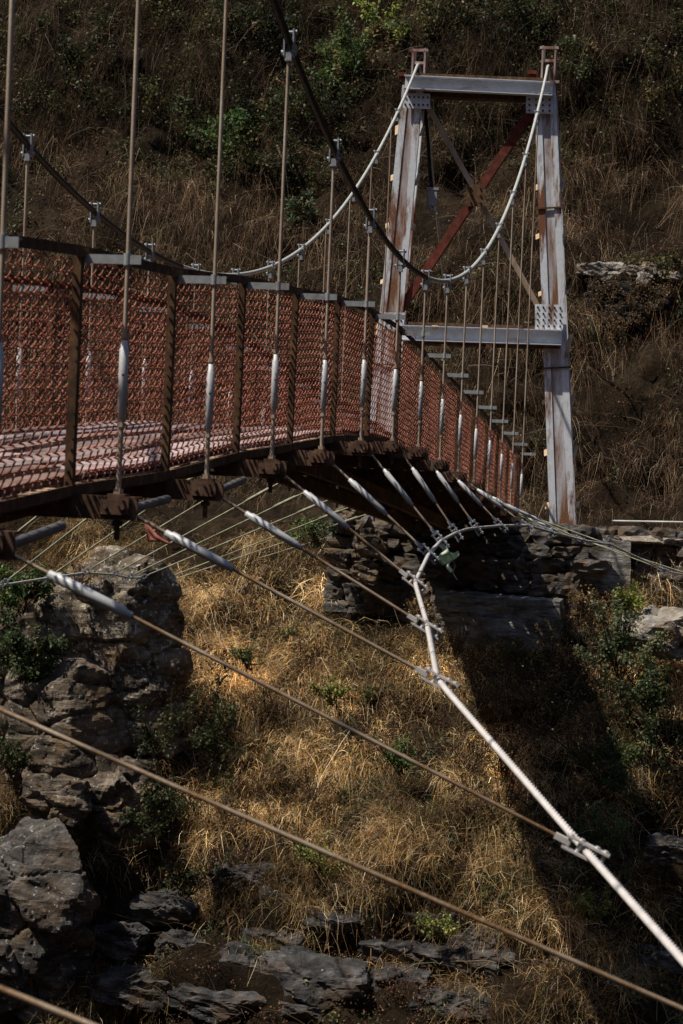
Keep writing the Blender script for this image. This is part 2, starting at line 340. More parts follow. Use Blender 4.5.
# ------------------------------------------------------------------ hangers
def ordinal_list(side):
    vis = []
    for n in IDX:
        if n > 19.2: continue
        q = proj([HANG[side], yy(n), zc(n)]); q2 = proj([HANG[side], yy(n), zb(n) + HR])
        vis.append(n)
    return vis
for s in (1, -1):
    k = 0
    cx_ = lambda n, s=s: HANG[s] + (.14 if s < 0 else -.03) * max(0, (n - NM) / (NT - NM)) ** 2
    for n in IDX:
        if n > 19.2: continue
        x, y = HANG[s], yy(n) + .04; z0, z1 = zb(n), zc(n)
        qx = proj([x, y, zb(n) + HR])[0]; seen = qx > -12
        if seen: k += 1
        side = 'near' if s == 1 else 'far'
        if seen:
            lab = f'{ORD[k]} hanger rod from the left on the {side} railing side, grey turnbuckle, clamped to cable'
        else:
            lab = 'steel hanger rod beyond the left edge of the photo beside the ' + side + ' railing'
        t = thing('hanger_rod', (x, y, z0), lab, 'hanger rod', f'hanger rods along the {side} railing' if seen else f'hanger rods outside the frame along the {side} railing')
        tz0 = .33 + random.uniform(-.02, .03) + (.06 if n < 6 else 0); tz1 = tz0 + .44
        m2 = MB(); m2.tube([(x, y, z0 + .01), (x, y, z0 + tz0 + .05)], .0150, 10); m2.tube([(x, y, z0 + tz0 - .035), (x, y, z0 + tz0 - .012)], .0235, 6, smooth=False); m2.tube([(x, y, z0 + .012), (x, y, z0 + .04)], .028, 6, smooth=False); m2.build('lower_rod', M['rod'], t)
        m2 = MB(); m2.tube([(x, y, z0 + tz1 + .012), (x, y, z0 + tz1 + .035)], .0225, 6, smooth=False); m2.tube([(x, y, z0 + tz1 - .05), (x, y, z1 - .08)], .0130, 10); m2.build('upper_rod', M['rod'], t)
        m2 = MB(); m2.tube([(x, y, z0 + tz0 + q) for q in (0, .001, .04, .046, tz1 - tz0 - .046, tz1 - tz0 - .04, tz1 - tz0 - .001, tz1 - tz0)], [.015, .019, .020, .0265, .0265, .020, .019, .014], 14)
        tb = m2.build('turnbuckle', M['galv'], t)
        m2 = MB(); hz = .25; m2.tube([(x + .006, y - .022, z0 + tz0 + hz), (x + .006, y - .0285, z0 + tz0 + hz)], .007, 8)
        m2.build('lock_hole', M['hole'], tb)
        m2 = MB(); yc = yy(n); x = cx_(n)
        sl = math.atan(K * (2 * 79.4 * n - 1767) / P)
        for sx in (-.034, .034): m2.box((x + sx, yc + .04, z1 - .01), (.012, .06, .20))
        for zz in (.072, -.078): m2.tube([(x - .056, yc + .04, z1 - .004 + zz), (x + .056, yc + .04, z1 - .004 + zz)], .012, 8)
        for zz in (.072, -.078):
            for sx in (-.048, .048): m2.tube([(x + sx - .009, yc + .04, z1 - .004 + zz), (x + sx + .009, yc + .04, z1 - .004 + zz)], .019, 6)
        m2.box((x, yc + .04, z1 - .115), (.05, .05, .06))
        m2.build('cable_clamp', M['clamp'], t)

# ------------------------------------------------------------------ wind cables and stays
tab_px = {4.59: (588, 853), 5.59: (438, 680), 6.59: (428, 628), 7.59: (415, 583), 8.59: (429, 554), 9.59: (441, 541), 10.59: (456, 533)}
tab = {n: at(*p, yy(n)) for n, p in tab_px.items()}
tab[3.59] = at(754, 1040, yy(3.59)); tab[2.59] = Vector((.95, yy(2.59), -2.05)); tab[1.6] = Vector((1.9, yy(1.6), -2.35))
tab[11.13] = Vector((tab[10.59].x - .01, yy(11.13), tab[10.59].z + .01))
tn = sorted(tab); TX = [tab[n].x for n in tn]; TZ = [tab[n].z for n in tn]
def smooth_interp(q, A):
    i = min(max(np.searchsorted(tn, q) - 1, 0), len(tn) - 2); a, b = tn[i], tn[i + 1]; h = b - a; t = (q - a) / h
    m0 = (A[i + 1] - A[max(i - 1, 0)]) / (tn[i + 1] - tn[max(i - 1, 0)]); m1 = (A[min(i + 2, len(tn) - 1)] - A[i]) / (tn[min(i + 2, len(tn) - 1)] - tn[i])
    if i + 2 >= len(tn): m1 = 0
    return (2 * t**3 - 3 * t**2 + 1) * A[i] + (t**3 - 2 * t**2 + t) * h * m0 + (-2 * t**3 + 3 * t**2) * A[i + 1] + (t**3 - t**2) * h * m1
def wc(n, s):
    q = n if n <= NM else 2 * NM - n
    if abs(n - NM) < 1e-6: q = NM
    q = max(q, 1.6); x = sum(float(np.interp(q + e, tn, TX)) for e in (-.07, 0, .07)) / 3; z = sum(float(np.interp(q + e, tn, TZ)) for e in (-.07, 0, .07)) / 3
    return Vector((x if s == 1 else 2 * XC - x - 1.5, yy(n), z - (0 if s == 1 else .95)))
for s in (1, -1):
    c = thing('wind_cable', wc(NM, s), 'thick twisted pale wind cable clamped to the nearer stays, running to the lower right' if s == 1 else 'twisted wind cable on the far side of the deck, seen below its left edge', 'steel cable', 'wind cables')
    ns = list(np.arange(1.6, 6.6, .0026 if s == 1 else .03)) + list(np.arange(6.6, 7.6, .01)) + list(np.arange(7.6, 20.66, .02))
    mb = MB(); mb.tube([wc(n, s) for n in ns], .0155, 24 if s == 1 else 12, True, 6, .2, .17); mb.build('strand', M['wire'] if s == 1 else M['cable'], c)
    k = 0
    for n in IDX:
        A = Vector((HANG[s] + s * .10, yy(n) + .02, zb(n) - .10)); B = wc(n, s); d = (B - A).normalized(); L = (B - A).length
        px = proj(A)[0]; side = 'near' if s == 1 else 'far'
        if s == 1:
            if n < 3: lab = 'lowest foreground stay rod, crossing the bottom left corner'
            elif n < 4: lab = 'long brown stay rod crossing the whole foreground, second from the bottom'
            else: k += 1; lab = f'{ORD[k]} stay rod with pale turnbuckle from the left, deck edge to the pale twisted cable'
            g = 'stay rods along the near deck edge'
        else:
            g = 'stay rods along the far deck edge'
            lab = 'pale stay rod fanning from the far deck edge to the farther wind cable' if n > 12 else 'stay rod hidden behind the deck between the far deck edge and its wind cable'
            if n <= 12: g = 'stay rods behind the deck'
        t = thing('stay_rod', A, lab, 'stay rod', g)
        tl = .43; u0 = min(.2, L * .2); far = n > 12
        rr = .009 if n < 5 else .0105
        rm = M['rodpale'] if (s == -1 or n > 13) else M['rodbrown'] if n < 8 else M['rod']
        m2 = MB(); m2.tube([A - d * .02, A + d * (u0 + .05)], rr, 8); m2.build('upper_rod', rm, t)
        m2 = MB(); m2.tube([A + d * (u0 + tl - .05), B - d * .12], rr, 8); m2.build('lower_rod', rm, t)
        m2 = MB(); m2.tube([A + d * (u0 + q) for q in (0, .001, .035, .042, tl - .042, tl - .035, tl - .001, tl)], [.014, .018, .019, .0255, .0255, .019, .018, .014], 12)
        tb = m2.build('turnbuckle', M['galv'] if not (s == -1) else M['rodpale'], t)
        up = Vector((0, 0, 1)); sd = d.cross(up).normalized(); u2 = sd.cross(d).normalized()
        if s == 1 and n < 9:
            for q in (.13, .29):
                m2 = MB(); m2.tube([A + d * (u0 + q) - sd * .02 + u2 * .02, A + d * (u0 + q) - sd * .024 + u2 * .024], .007, 8)
                m2.build('lock_hole', M['hole'], tb)
        m2 = MB()
        for z in (-.027, .027): m2.bar(B - d * .105 + u2 * z, B + d * .095 + u2 * z, .042, .010, u2)
        for q in (-.085, -.036, .036, .075): m2.tube([B + d * q - u2 * .040, B + d * q + u2 * .040], .0105, 8)
        m2.bar(B - d * .15, B - d * .08, .026, .026, u2)
        m2.build('cable_clamp', M['clamp'] if n > 8 else M['wire'], t)

# ------------------------------------------------------------------ tower
TB = Vector((XC, YT, zb(NT)))
tower = thing('bridge_tower', TB, 'rusting pale grey steel portal tower with crossed braces at the end of the footbridge', 'bridge tower')
cx_tower = {'l': HANG[-1] + .14, 'r': HANG[1] - .03}
def tp(px, py, dy=0): return at(px, py, YT + dy)
cols = {'l': (tp(414.5, 88), tp(373.5, 520)), 'r': (tp(545.5, 86), tp(563.5, 527))}
for key, (T, B) in cols.items():
    d = (T - B).normalized(); B2 = B - d * .2; sd = Vector((1, 0, 0)); sd = (sd - d * sd.dot(d)).normalized(); fw = d.cross(sd).normalized()
    if fw.y > 0: fw = -fw
    m2 = MB(); w0, w1 = .50, .41; fl = .13
    for k in (1, -1):
        for e in (1, -1): m2.bar(B2 + fw * k * .24 + sd * e * (w0 - fl) / 2, T + fw * k * .24 + sd * e * (w1 - fl) / 2, fl, .016, fw)
        for e in (1, -1): m2.bar(B2 + fw * k * .187 + sd * e * (w0 / 2 - .009), T + fw * k * .187 + sd * e * (w1 / 2 - .009), .014, .086, fw)
    leg = m2.build('leg', M['paint'], tower)
    m2 = MB(); m2.bar(B2 + fw * .226, T + fw * .226, w0 - 2 * fl + .05, .01, fw, w1 - 2 * fl + .05); m2.bar(B2 - fw * .226, T - fw * .226, w0 - 2 * fl + .05, .01, fw, w1 - 2 * fl + .05); m2.build('web_plate', M['paintrust'], leg)
    L = (T - B).length; rows = [.05, .17, .285, .42, .53, .66, .77, .88]; rr = random.Random(5)
    for f in rows:
        c = B + d * (L * (f + (.02 if key == 'l' else 0))); hw = (w0 + (w1 - w0) * f) / 2
        for e in (1, -1):
            m2 = MB(); big = rr.random() < .55; hgt = rr.uniform(.22, .34) if big else rr.uniform(.10, .16); ww = rr.uniform(.06, .11)
            tv = Vector((e * .1, .62, .78)).normalized(); cc = c + sd * e * (hw + .035) + fw * .1; m2.bar(cc - tv * hgt / 2, cc + tv * hgt / 2, ww, .014, Vector((-.45, -.7, .55))); m2.build('lacing_plate', M['tab'], leg)
    for f in ([.36, .72] if key == 'r' else [.36]):
        c = B + d * L * f; m2 = MB(); m2.bar(c - sd * .29 + fw * .262, c + sd * .29 + fw * .262, .03, .03, fw); m2.build('splice_band', M['rust'], leg)
    cx = cx_tower[key]; zt = T.z
    m2 = MB()
    for e in (-.12, .12): m2.box((cx + e, YT + .02, zt + .38), (.035, .4, .72))
    m2.box((cx, YT + .02, zt + .46), (.20, .36, .05)); m2.box((cx, YT - .17, zt + .70), (.36, .03, .05)); m2.box((cx, YT + .02, zt + .03), (.46, .62, .05))
    m2.build('saddle', M['saddle'], tower)
    m2 = MB(); m2.box((cx - .30, YT - .1, zt + .22), (.17, .26, .07)); m2.box((cx - .28, YT - .1, zt + .155), (.12, .22, .05)); m2.build('saddle_block', M['redbrace'], tower)
def beam(name, a, b, h, mat):
    m2 = MB(); dz = Vector((0, 0, 1))
    m2.bar(a, b, .016, h); 
    for k in (1, -1):
        m2.bar(a + dz * k * (h / 2 + .008) + Vector((0, -.07, 0)), b + dz * k * (h / 2 + .008) + Vector((0, -.07, 0)), .18, .016)
    return m2.build(name, mat, tower)
tb_ = beam('top_beam', tp(405, 83, -.30), tp(553, 90, -.30), .23, M['beampaint'])
m2 = MB(); m2.bar(tp(416, 76, -.20), tp(548, 81, -.20), .34, .05); m2.build('beam_flange', M['rust'], tb_)
m2 = MB(); m2.bar(tp(420, 95, .1), tp(545, 100, .1), .3, .09); m2.build('beam_flange', M['rust'], tb_)
mbm = beam('middle_beam', tp(402, 333, -.34), tp(562, 338, -.34), .26, M['beampaint'])
for q in (324, 343):
    m2 = MB(); m2.bar(tp(410, q, -.1), tp(560, q + 5, -.1), .5, .05); m2.build('beam_flange', M['rust'], mbm)
for px in (432, 482, 441, 486):
    m2 = MB(); m2.bar(tp(px, 327 if px in (432, 482) else 346, -.36), tp(px + 6, 327.3 if px in (432, 482) else 346.3, -.36), .05, .07); m2.build('packing_block', M['tab'], mbm)
m2 = MB(); m2.bar(tp(531, 112, -.1), tp(399, 312, -.1), .16, .16, (0, 1, 0)); m2.build('diagonal_brace', M['redbrace'], tower, 'thick red rusted diagonal brace')
m2 = MB(); m2.bar(tp(428, 106, .1), tp(478, 196, .1), .10, .10, (0, 1, 0)); m2.bar(tp(474, 190, .1), tp(540, 310, .1), .10, .10, (0, 1, 0)); m2.build('diagonal_brace', M['rod'], tower, 'thin greyish diagonal brace')
def gusset(px0, py0, px1, py1, nx, ny, mat, dy=-.33):
    a, b, c, d = tp(px0, py0, dy), tp(px1, py0 + (px1 - px0) * .03, dy), tp(px1, py1 + (px1 - px0) * .03, dy), tp(px0, py1, dy)
    m2 = MB(); e = Vector((0, .02, 0)); m2.hexa([d, c, c + e, d + e, a, b, b + e, a + e]); g = m2.build('gusset_plate', mat, tower)
    for i in range(nx):
        for j in range(ny):
            m2 = MB()
            u, v = (i + .5) / nx, (j + .5) / ny; p = a * (1 - u) * (1 - v) + b * u * (1 - v) + c * u * v + d * (1 - u) * v
            m2.tube([p, p - Vector((0, .02, 0))], .02, 6); m2.build('bolt', M['hole'], g)
gusset(403, 93, 430, 108, 6, 2, M['beampaint']); gusset(526, 91, 553, 113, 4, 4, M['beampaint']); gusset(466, 184, 485, 206, 2, 3, M['rust'], -.22); gusset(535, 304, 563, 329, 5, 4, M['paint'], -.37)
gusset(383, 312, 404, 329, 4, 3, M['paint'], -.37)

# pulley on a black chain hung inside the portal
t = thing('hanging_pulley', tp(426, 108, .35), 'black pulley block with hook hanging on a chain inside the steel tower', 'pulley')
m2 = MB(); m2.tube([tp(425, 108, .35), tp(428, 140, .35), tp(430, 170, .35), tp(432, 192, .35)], .035, 8); m2.build('chain', M['black'], t)
m2 = MB(); m2.box(tp(433, 198, .35), (.16, .10, .30)); m2.tube([tp(429, 190, .35), tp(430, 208, .35)], .05, 8); m2.box(tp(433, 189, .35), (.24, .12, .05)); m2.build('block', M['clamp'], t)
m2 = MB(); m2.tube([tp(433, 204, .35), tp(434, 211, .35), tp(437, 215, .35), tp(438, 211, .35)], .025, 8); m2.tube([tp(430, 205, .35), tp(428, 214, .35)], .025, 8); m2.build('hook', M['clamp'], t)

# torn bag snagged on the wind cable, rags tied under the deck
B = wc(8.9, 1)
t = thing('plastic_bag', B, 'torn pale green plastic bag snagged on the twisted wind cable', 'plastic bag')
bm_v = []; nx, nz = 9, 9
a = at(446, 546, B.y)
for j in range(nz):
    for i in range(nx):
        u, v = i / (nx - 1), j / (nz - 1); w = .13 * (1 - .5 * v) ; bm_v.append((a.x + (u - .4) * w * 1.3 + .03 * math.sin(v * 7), a.y + .035 * math.sin(u * 9 + v * 4), a.z - v * .17 + .03 * math.sin(u * 6.5) - .04 * u))
m2 = MB(); m2.add(bm_v, [(j * nx + i, j * nx + i + 1, (j + 1) * nx + i + 1, (j + 1) * nx + i) for j in range(nz - 1) for i in range(nx - 1)], True); m2.build('film', M['bag'], t)
m2 = MB(); m2.tube([at(452, 556, B.y), at(455, 566, B.y), at(453, 573, B.y), at(457, 580, B.y)], .006, 5); m2.build('string', M['rodpale'], t)
t = thing('cloth_rag', at(148, 524, yy(5.9)), 'pinkish cloth strips tied below the deck beam', 'rag')
for (a, b, c) in (((145, 523), (156, 537), (172, 545)), ((146, 524), (150, 540), (164, 541)), ((148, 522), (160, 530), (169, 533))):
    m2 = MB(); m2.tube([at(*a, yy(5.9)), at(*b, yy(5.9)), at(*c, yy(5.9))], [.010, .016, .006], 5); m2.build('strip', M['rag'], t)

# ------------------------------------------------------------------ terrain
PR = np.array([(-160, 95), (-60, 42), (-26, 16), (-12, 1.5), (-7, -1.7), (-3, -1.9), (1.2, -2.3), (4.0, -6), (8, -11), (13, -14), (21, -14), (25, -12.2), (28, -10.4), (30.0, -9.3), (30.7, -8.1), (31.5, -7.7), (32.0, -6.8), (33.4, -6.0), (35.4, -4.4), (37.0, -3.1), (38.2, -2.4), (39.2, -1.25), (41.8, -1.1), (43.2, -.4), (44.9, 2.6), (46.7, 5.6), (47.6, 6.0), (49.3, 9.2), (51.2, 13.5), (55, 20), (64, 31), (90, 48), (150, 70), (260, 90)], float)
seg = np.r_[0, np.cumsum(np.hypot(*np.diff(PR, axis=0).T))]
def prof(v): return np.interp(v, seg, PR[:, 0]), np.interp(v, seg, PR[:, 1])
BI = int(np.argmin(abs(PR[:, 0] - 46.7)))
V_OF_Y = lambda y: np.interp(y, PR[:, 0], seg)
def nz(x, y, z, o=5): return noise.fractal(Vector((x, y, z)), .9, 2.0, o)
def surf(x, v):
    Y, Z = prof(v); Y2, Z2 = prof(v + .6); Y1, Z1 = prof(v - .6)
    wl = min(1, max(0, (-5.2 - x) / 2.5)); Z += wl * np.interp(v, [seg[BI - 1], seg[BI], seg[BI + 1], seg[BI + 2]], [0, -.15, .75, 0])
    ty, tz = Y2 - Y1, Z2 - Z1; l = math.hypot(ty, tz); n = (-tz / l, ty / l)
    a = .75 * nz(x * .16, v * .16, 3.1, 3) + .34 * nz(x * .7, v * .7, 9.7, 4)
    flat = 1.0
    if 35.5 < Y < 42.5 and -8 < x < 1.5: flat = .18
    a *= flat
    dx = 0
    if Y > 42.5 and x > -2.5 : a += .5 * nz(x * .35, v * .5, 5.5, 2)
    # gully to the right of the big outcrop and recess on the right slope
    if 30 < Y < 38: a -= .55 * math.exp(-((x + 8.1 - (Y - 34) * .1) / .55) ** 2)
    a += flat * (.26 * nz(x * 1.5, v * 1.5, 2.2, 3) + .6 * min(0, nz(x * .45, v * .6, 31.0, 2) + .1))
    return (x, Y + n[0] * a, Z + n[1] * a + .25 * max(0, abs(x + 5) - 40) ** 1.3)  # unseen valley ends raised to block low sky light
xs = np.r_[np.linspace(-140, -26, 18), np.linspace(-24, 8, 150), np.linspace(10, 110, 16)]
vv = np.r_[np.linspace(0, V_OF_Y(24), 36)[:-1], np.arange(V_OF_Y(24), V_OF_Y(55), .2), np.linspace(V_OF_Y(55.3), seg[-1], 30)]
TV = [surf(x, v) for v in vv for x in xs]; nxs = len(xs)
TF = [(j * nxs + i, j * nxs + i + 1, (j + 1) * nxs + i + 1, (j + 1) * nxs + i) for j in range(len(vv) - 1) for i in range(nxs - 1)]
mb = MB(); mb.add(TV, TF, True); tag(mb.build('hillside', M['soil']), kind='structure')

def on_slope(px, py):
    """point where the view ray through a pixel meets the smooth hillside"""
    for Y in np.arange(24, 60, .1):
        p = at(px, py, Y)
        if p.z < np.interp(Y, PR[:, 0], PR[:, 1]): return p
    return at(px, py, 50)

# ------------------------------------------------------------------ rocks
def rock_mesh(c, size, seed, sub=5, planes=16, rough=.10, cuts=(), strata=.05):
    rr = random.Random(seed); bm = bmesh.new(); bmesh.ops.create_icosphere(bm, subdivisions=sub, radius=1)
    pl = []
    for _ in range(planes):
        n = Vector((rr.gauss(0, 1), rr.gauss(0, 1), rr.gauss(0, 1))).normalized(); pl.append((n, rr.uniform(.62, .98)))
    for ax in ((1, 0, 0), (-1, 0, 0), (0, 1, 0), (0, -1, 0), (0, 0, 1), (0, 0, -1)):
        n = (Vector(ax) + Vector((rr.gauss(0, .15), rr.gauss(0, .15), rr.gauss(0, .15)))).normalized(); pl.append((n, rr.uniform(.62, .75)))
    pl += [(Vector(n).normalized(), q) for n, q in cuts]
    o = Vector((seed * 1.37, seed * 2.1, -seed)); sx, sy, sz = size
    tilt = Matrix.Rotation(rr.uniform(-.5, .1), 3, 'Y') @ Matrix.Rotation(rr.uniform(-.3, .3), 3, 'X')
    def block(p, sc, amp):
        q = tilt @ p; q = Vector((q.x * sc, q.y * sc, q.z * sc * 1.7)) + o
        dd, pp = noise.voronoi(q); h = pp[0]
        hv = noise.cell_vector(h * 7.31 + Vector((.5, .5, .5)))
        e = min(1, (dd[1] - dd[0]) * 7)
        return amp * ((hv.x - .5) * 1.5 + (hv - Vector((.5, .5, .5))).dot(q - h) * 1.1) - amp * .5 * (1 - e) ** 2
    for v in bm.verts:
        d = v.co.normalized(); r = min([q / max(n.dot(d), 1e-3) for n, q in pl if n.dot(d) > .05])
        p = Vector((d.x * r * sx, d.y * r * sy, d.z * r * sz)); m = min(size)
        w1 = Vector((noise.noise(p * (1.3 / m) + o), noise.noise(p * (1.3 / m) - o), noise.noise(p * (1.3 / m) + 2 * o))) * .12 * m
        k = block(p + w1, .85 / m, .15 * m) + block(p + w1 * .5, 2.3 / m, .035 * m) + noise.fractal(p * (2.5 / m) + o, .8, 2.1, 6) * rough * .20 * m
        st = math.tanh(4 * math.sin((p.z + .35 * p.x + .2 * p.y) / m * 11 + 2.2 * noise.noise(p * (1.5 / m) + o))) * strata * m
        v.co = p + d * (k + st)
    me_v = [(v.co + Vector(c))[:] for v in bm.verts]; fs = [tuple(x.index for x in f.verts) for f in bm.faces]; bm.free()
    return me_v, fs
def rock(name, c, size, seed, mat, label, cat='rock', group=None, sub=5, **kw):
    v, f = rock_mesh((0, 0, 0), size, seed, sub, **kw); mb = MB(); mb.add(v, f, False)
    o = mb.build(name, mat); o.location = c; tag(o, label, cat, group); return o
# big outcrop at the left, built in three blocks that stand apart
rock('boulder', at(112, 650, 33.8), (1.85, 1.25, 2.65), 6, M['rocktop'], 'tall lichen spotted rock outcrop below the bridge with a sunlit top', 'boulder', sub=6, rough=.13, strata=.014, planes=20, cuts=(((-.25, -.55, .9), .62), ((.8, -.7, .1), .66), ((-.3, -1, -.05), .56)))
rock('boulder', at(15, 690, 34.4), (1.3, 1.0, 2.0), 33, M['rock'], 'dark cliff block behind the bushes at the left edge', 'boulder', sub=5, rough=.13, strata=.016, planes=12)
rock('boulder', at(112, 800, 32.6), (1.0, .9, 1.0), 34, M['rock'], 'brown block at the lower right foot of the tall outcrop', 'boulder', sub=5, rough=.13, strata=.02, planes=14)
rock('boulder', at(62, 735, 33.0), (1.45, 1.0, 1.9), 8, M['rock'], 'dark cracked boulder leaning against the left foot of the tall outcrop', 'boulder', sub=6, rough=.13, strata=.016, planes=14, cuts=(((-.4, -.4, 1), .6), ((.7, -.7, .2), .6), ((-.2, -1, .1), .55)))
rock('boulder', at(25, 920, 30.8), (1.65, 1.2, 2.1), 5, M['rockblue'], 'large grey blue boulder filling the lower left corner', 'boulder', sub=6, rough=.12, strata=.03, planes=22)
rock('boulder', at(60, 800, 31.6), (.75, .7, .55), 14, M['rock'], 'rounded grey rock resting on top of the lower left boulder', 'boulder', rough=.14)
rock('boulder', at(655, 630, 35.8), (1.05, .9, .62), 21, M['ledge'], 'pale sunlit boulder at the right edge among dry grass', 'boulder', rough=.12, cuts=(((-.5, -.6, .8), .45),))
rock('boulder', at(672, 850, 32.0), (.6, .5, .3), 22, M['rockblue'], 'small grey rock at the right edge below the bushes', 'boulder', rough=.14)
low = [(270, 903, .38, .42), (325, 920, .55, .28), (370, 918, .42, .26), (325, 985, .85, .5), (240, 965, .75, .4), (215, 1000, 1.0, .35), (160, 905, .6, .35), (235, 875, .55, .3), (440, 920, .55, .3), (450, 955, .8, .28), (520, 900, .6, .32), (530, 960, .9, .35), (590, 985, .8, .3), (180, 945, .55, .3), (395, 985, .55, .4), (640, 960, .7, .35), (130, 985, .8, .35), (270, 935, .6, .22), (300, 1010, .7, .3), (455, 1000, .8, .3), (395, 950, .7, .22), (110, 940, .5, .4), (490, 935, .5, .2), (350, 885, .45, .2)]
lab_low = ['upright grey block standing alone at mid slope', 'flat pale slab in the middle of the ledge', 'low angular stone just right of the pale slab', 'big bluish rock at the bottom centre', 'long flat rock left of the bottom centre', 'broad ledge rock at the bottom edge, right of the corner boulder', 'brown rock beside the lower left boulder', 'small shelf rock above the upright block', 'rock under the long stay rod right of centre', 'wide layered rock below the long stay rod', 'pale shelf stone beneath the right end of the stay rod', 'wide flat rock at the lower right', 'dark slab in the lower right near the foreground rod', 'stone between two flat rocks at the lower left', 'square rock right of the big bluish rock', 'dark rock at the lower right corner', 'dark ledge at the bottom edge touching the corner boulder', 'thin shelf stone under the upright block', 'broken ledge at the bottom edge beneath the thin shelf stone', 'dark ledge at the bottom edge right of centre', 'thin slab right of the pale slab', 'dark stone against the right side of the corner boulder', 'thin shelf stone touching the foreground rod right of centre', 'small flat stone just above the pale slab']
for i, ((px, py, sx, sz), lb) in enumerate(zip(low, lab_low)):
    p = on_slope(px, py); rock('rock', (p.x, p.y + .34, p.z - .10), (sx * 1.25, sx * .9, sz * 1.05), 40 + i, M['rockshade'], lb, 'rock', 'ledge rocks at the foot of the slope', sub=5, rough=.2, strata=.05)

def slab(c, size, seed, n=14, amp=.03):
    bm = bmesh.new(); bmesh.ops.create_cube(bm, size=1); bmesh.ops.subdivide_edges(bm, edges=bm.edges[:], cuts=n, use_grid_fill=True)
    o = Vector((seed, seed * 2, 0)); vs = []
    for v in bm.verts:
        p = Vector((v.co.x * size[0], v.co.y * size[1], v.co.z * size[2])); q = max(abs(v.co.x), .3) * max(abs(v.co.z), .3) * max(abs(v.co.y), .3)
        k = noise.fractal(p * 2.2 + o, .8, 2, 5) * amp - max(0, q - .10) * 1.2 * max(.2, 1 + noise.noise(p * 3 + o))
        vs.append((Vector(c) + p + v.co.normalized() * k)[:])
    fs = [tuple(x.index for x in f.verts) for f in bm.faces]; bm.free(); return vs, fs
# ------------------------------------------------------------------ masonry
def masonry(name, xa, xb, yf, z0, z1, label, cat, mat, course=.24, depth=.6, cap=None, seed=1):
    rr = random.Random(seed); t = thing(name, ((xa + xb) / 2, yf, z0), label, cat)
    core = MB(); core.box(((xa + xb) / 2, yf + depth / 2 + .06, (z0 + z1) / 2 - .03), (xb - xa - .08, depth, z1 - z0 - .08)); core.build('core', M['soil'], t)
    mb = MB(); z = z0
    while z < z1 - .05:
        h = min(course * rr.uniform(.75, 1.2), z1 - z); x = xa - rr.uniform(0, .1)
        while x < xb:
            w = rr.uniform(.28, .62); e = rr.uniform(-.06, .05); j = lambda: rr.uniform(-.018, .018)
            a, b, y0, y1, za, zz = x + .012, min(x + w, xb + .05) - .012, yf + e, yf + .35 + e, z + .01, z + h - .01
            vs = [(a + j(), y0 + j(), za + j()), (b + j(), y0 + j(), za + j()), (b, y1, za), (a, y1, za), (a + j(), y0 + j(), zz + j()), (b + j(), y0 + j(), zz + j()), (b, y1, zz), (a, y1, zz)]
            mb.hexa(vs); x += w
        z += h
    mb.build('stonework', mat, t)
    if cap:
        m2 = MB(); x = xa - .1
        while x < xb:
            w = rr.uniform(.5, 1.1); h = rr.uniform(.07, .13); e = rr.uniform(-.08, .03)
            m2.box((x + w / 2, yf + .25 + e, z1 + h / 2 + .02), (w - .04, .75, h)); x += w
        m2.build('coping', M[cap], t)
    return t
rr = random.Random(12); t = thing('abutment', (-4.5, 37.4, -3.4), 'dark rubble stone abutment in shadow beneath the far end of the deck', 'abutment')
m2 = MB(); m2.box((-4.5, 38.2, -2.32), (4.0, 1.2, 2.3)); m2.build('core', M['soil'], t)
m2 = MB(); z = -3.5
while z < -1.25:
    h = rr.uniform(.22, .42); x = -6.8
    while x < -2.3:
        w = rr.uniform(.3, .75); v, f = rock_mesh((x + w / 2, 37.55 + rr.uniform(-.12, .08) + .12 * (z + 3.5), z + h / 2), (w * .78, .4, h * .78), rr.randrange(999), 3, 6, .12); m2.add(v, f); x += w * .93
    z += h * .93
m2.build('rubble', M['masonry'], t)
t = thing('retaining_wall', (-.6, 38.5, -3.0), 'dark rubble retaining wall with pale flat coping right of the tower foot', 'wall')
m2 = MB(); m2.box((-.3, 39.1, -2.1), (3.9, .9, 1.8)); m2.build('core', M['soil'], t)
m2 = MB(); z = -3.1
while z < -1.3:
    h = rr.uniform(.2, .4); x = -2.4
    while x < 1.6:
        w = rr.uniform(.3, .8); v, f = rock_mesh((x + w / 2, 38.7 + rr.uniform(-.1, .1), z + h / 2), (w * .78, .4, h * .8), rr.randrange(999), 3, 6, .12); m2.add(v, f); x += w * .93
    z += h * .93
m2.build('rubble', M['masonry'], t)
m2 = MB(); x = -1.9
while x < 1.4:
    w = rr.uniform(.5, .9); v, f = rock_mesh((x + w / 2, 38.75, -1.22 + rr.uniform(-.02, .02)), (w * .8, .55, .11), rr.randrange(999), 4, 4, .1); m2.add(v, f); x += w
m2.build('coping', M['ledge'], t)
v, f = slab((at(596, 566, 38.3).x, 38.48, at(596, 566, 38.3).z), (1.3, .5, 1.0), 14); m2 = MB(); m2.add(v, f); m2.build('concrete_face', M['concrete'], t)
t = thing('footing', (-3.45, 36.95, -3.2), 'long mossy concrete footing block low in front of the abutment', 'footing')
v, f = slab((-3.45, 36.95, -2.80), (2.3, .9, .92), 7, 24, .09); m2 = MB(); m2.add(v, f); m2.build('block', M['concrete'], t)
t = thing('tower_foundation', (-2.1, YT, -1.4), 'stone foundation block beneath the right leg of the tower', 'foundation')
v, f = rock_mesh((at(563, 540, YT).x, YT + .1, zb(NT) - .62), (.8, .8, .55), 31, 4, 3, .05); m2 = MB(); m2.add(v, f); m2.build('block', M['concrete'], t)
t = thing('tower_foundation', (-6.0, YT, -1.4), 'pale stone block under the left leg of the tower, seen below the deck', 'foundation')
v, f = rock_mesh((-6.05, YT + .1, zb(NT) - .65), (.75, .8, .55), 32, 4, 3, .06); m2 = MB(); m2.add(v, f); m2.build('block', M['concrete'], t)
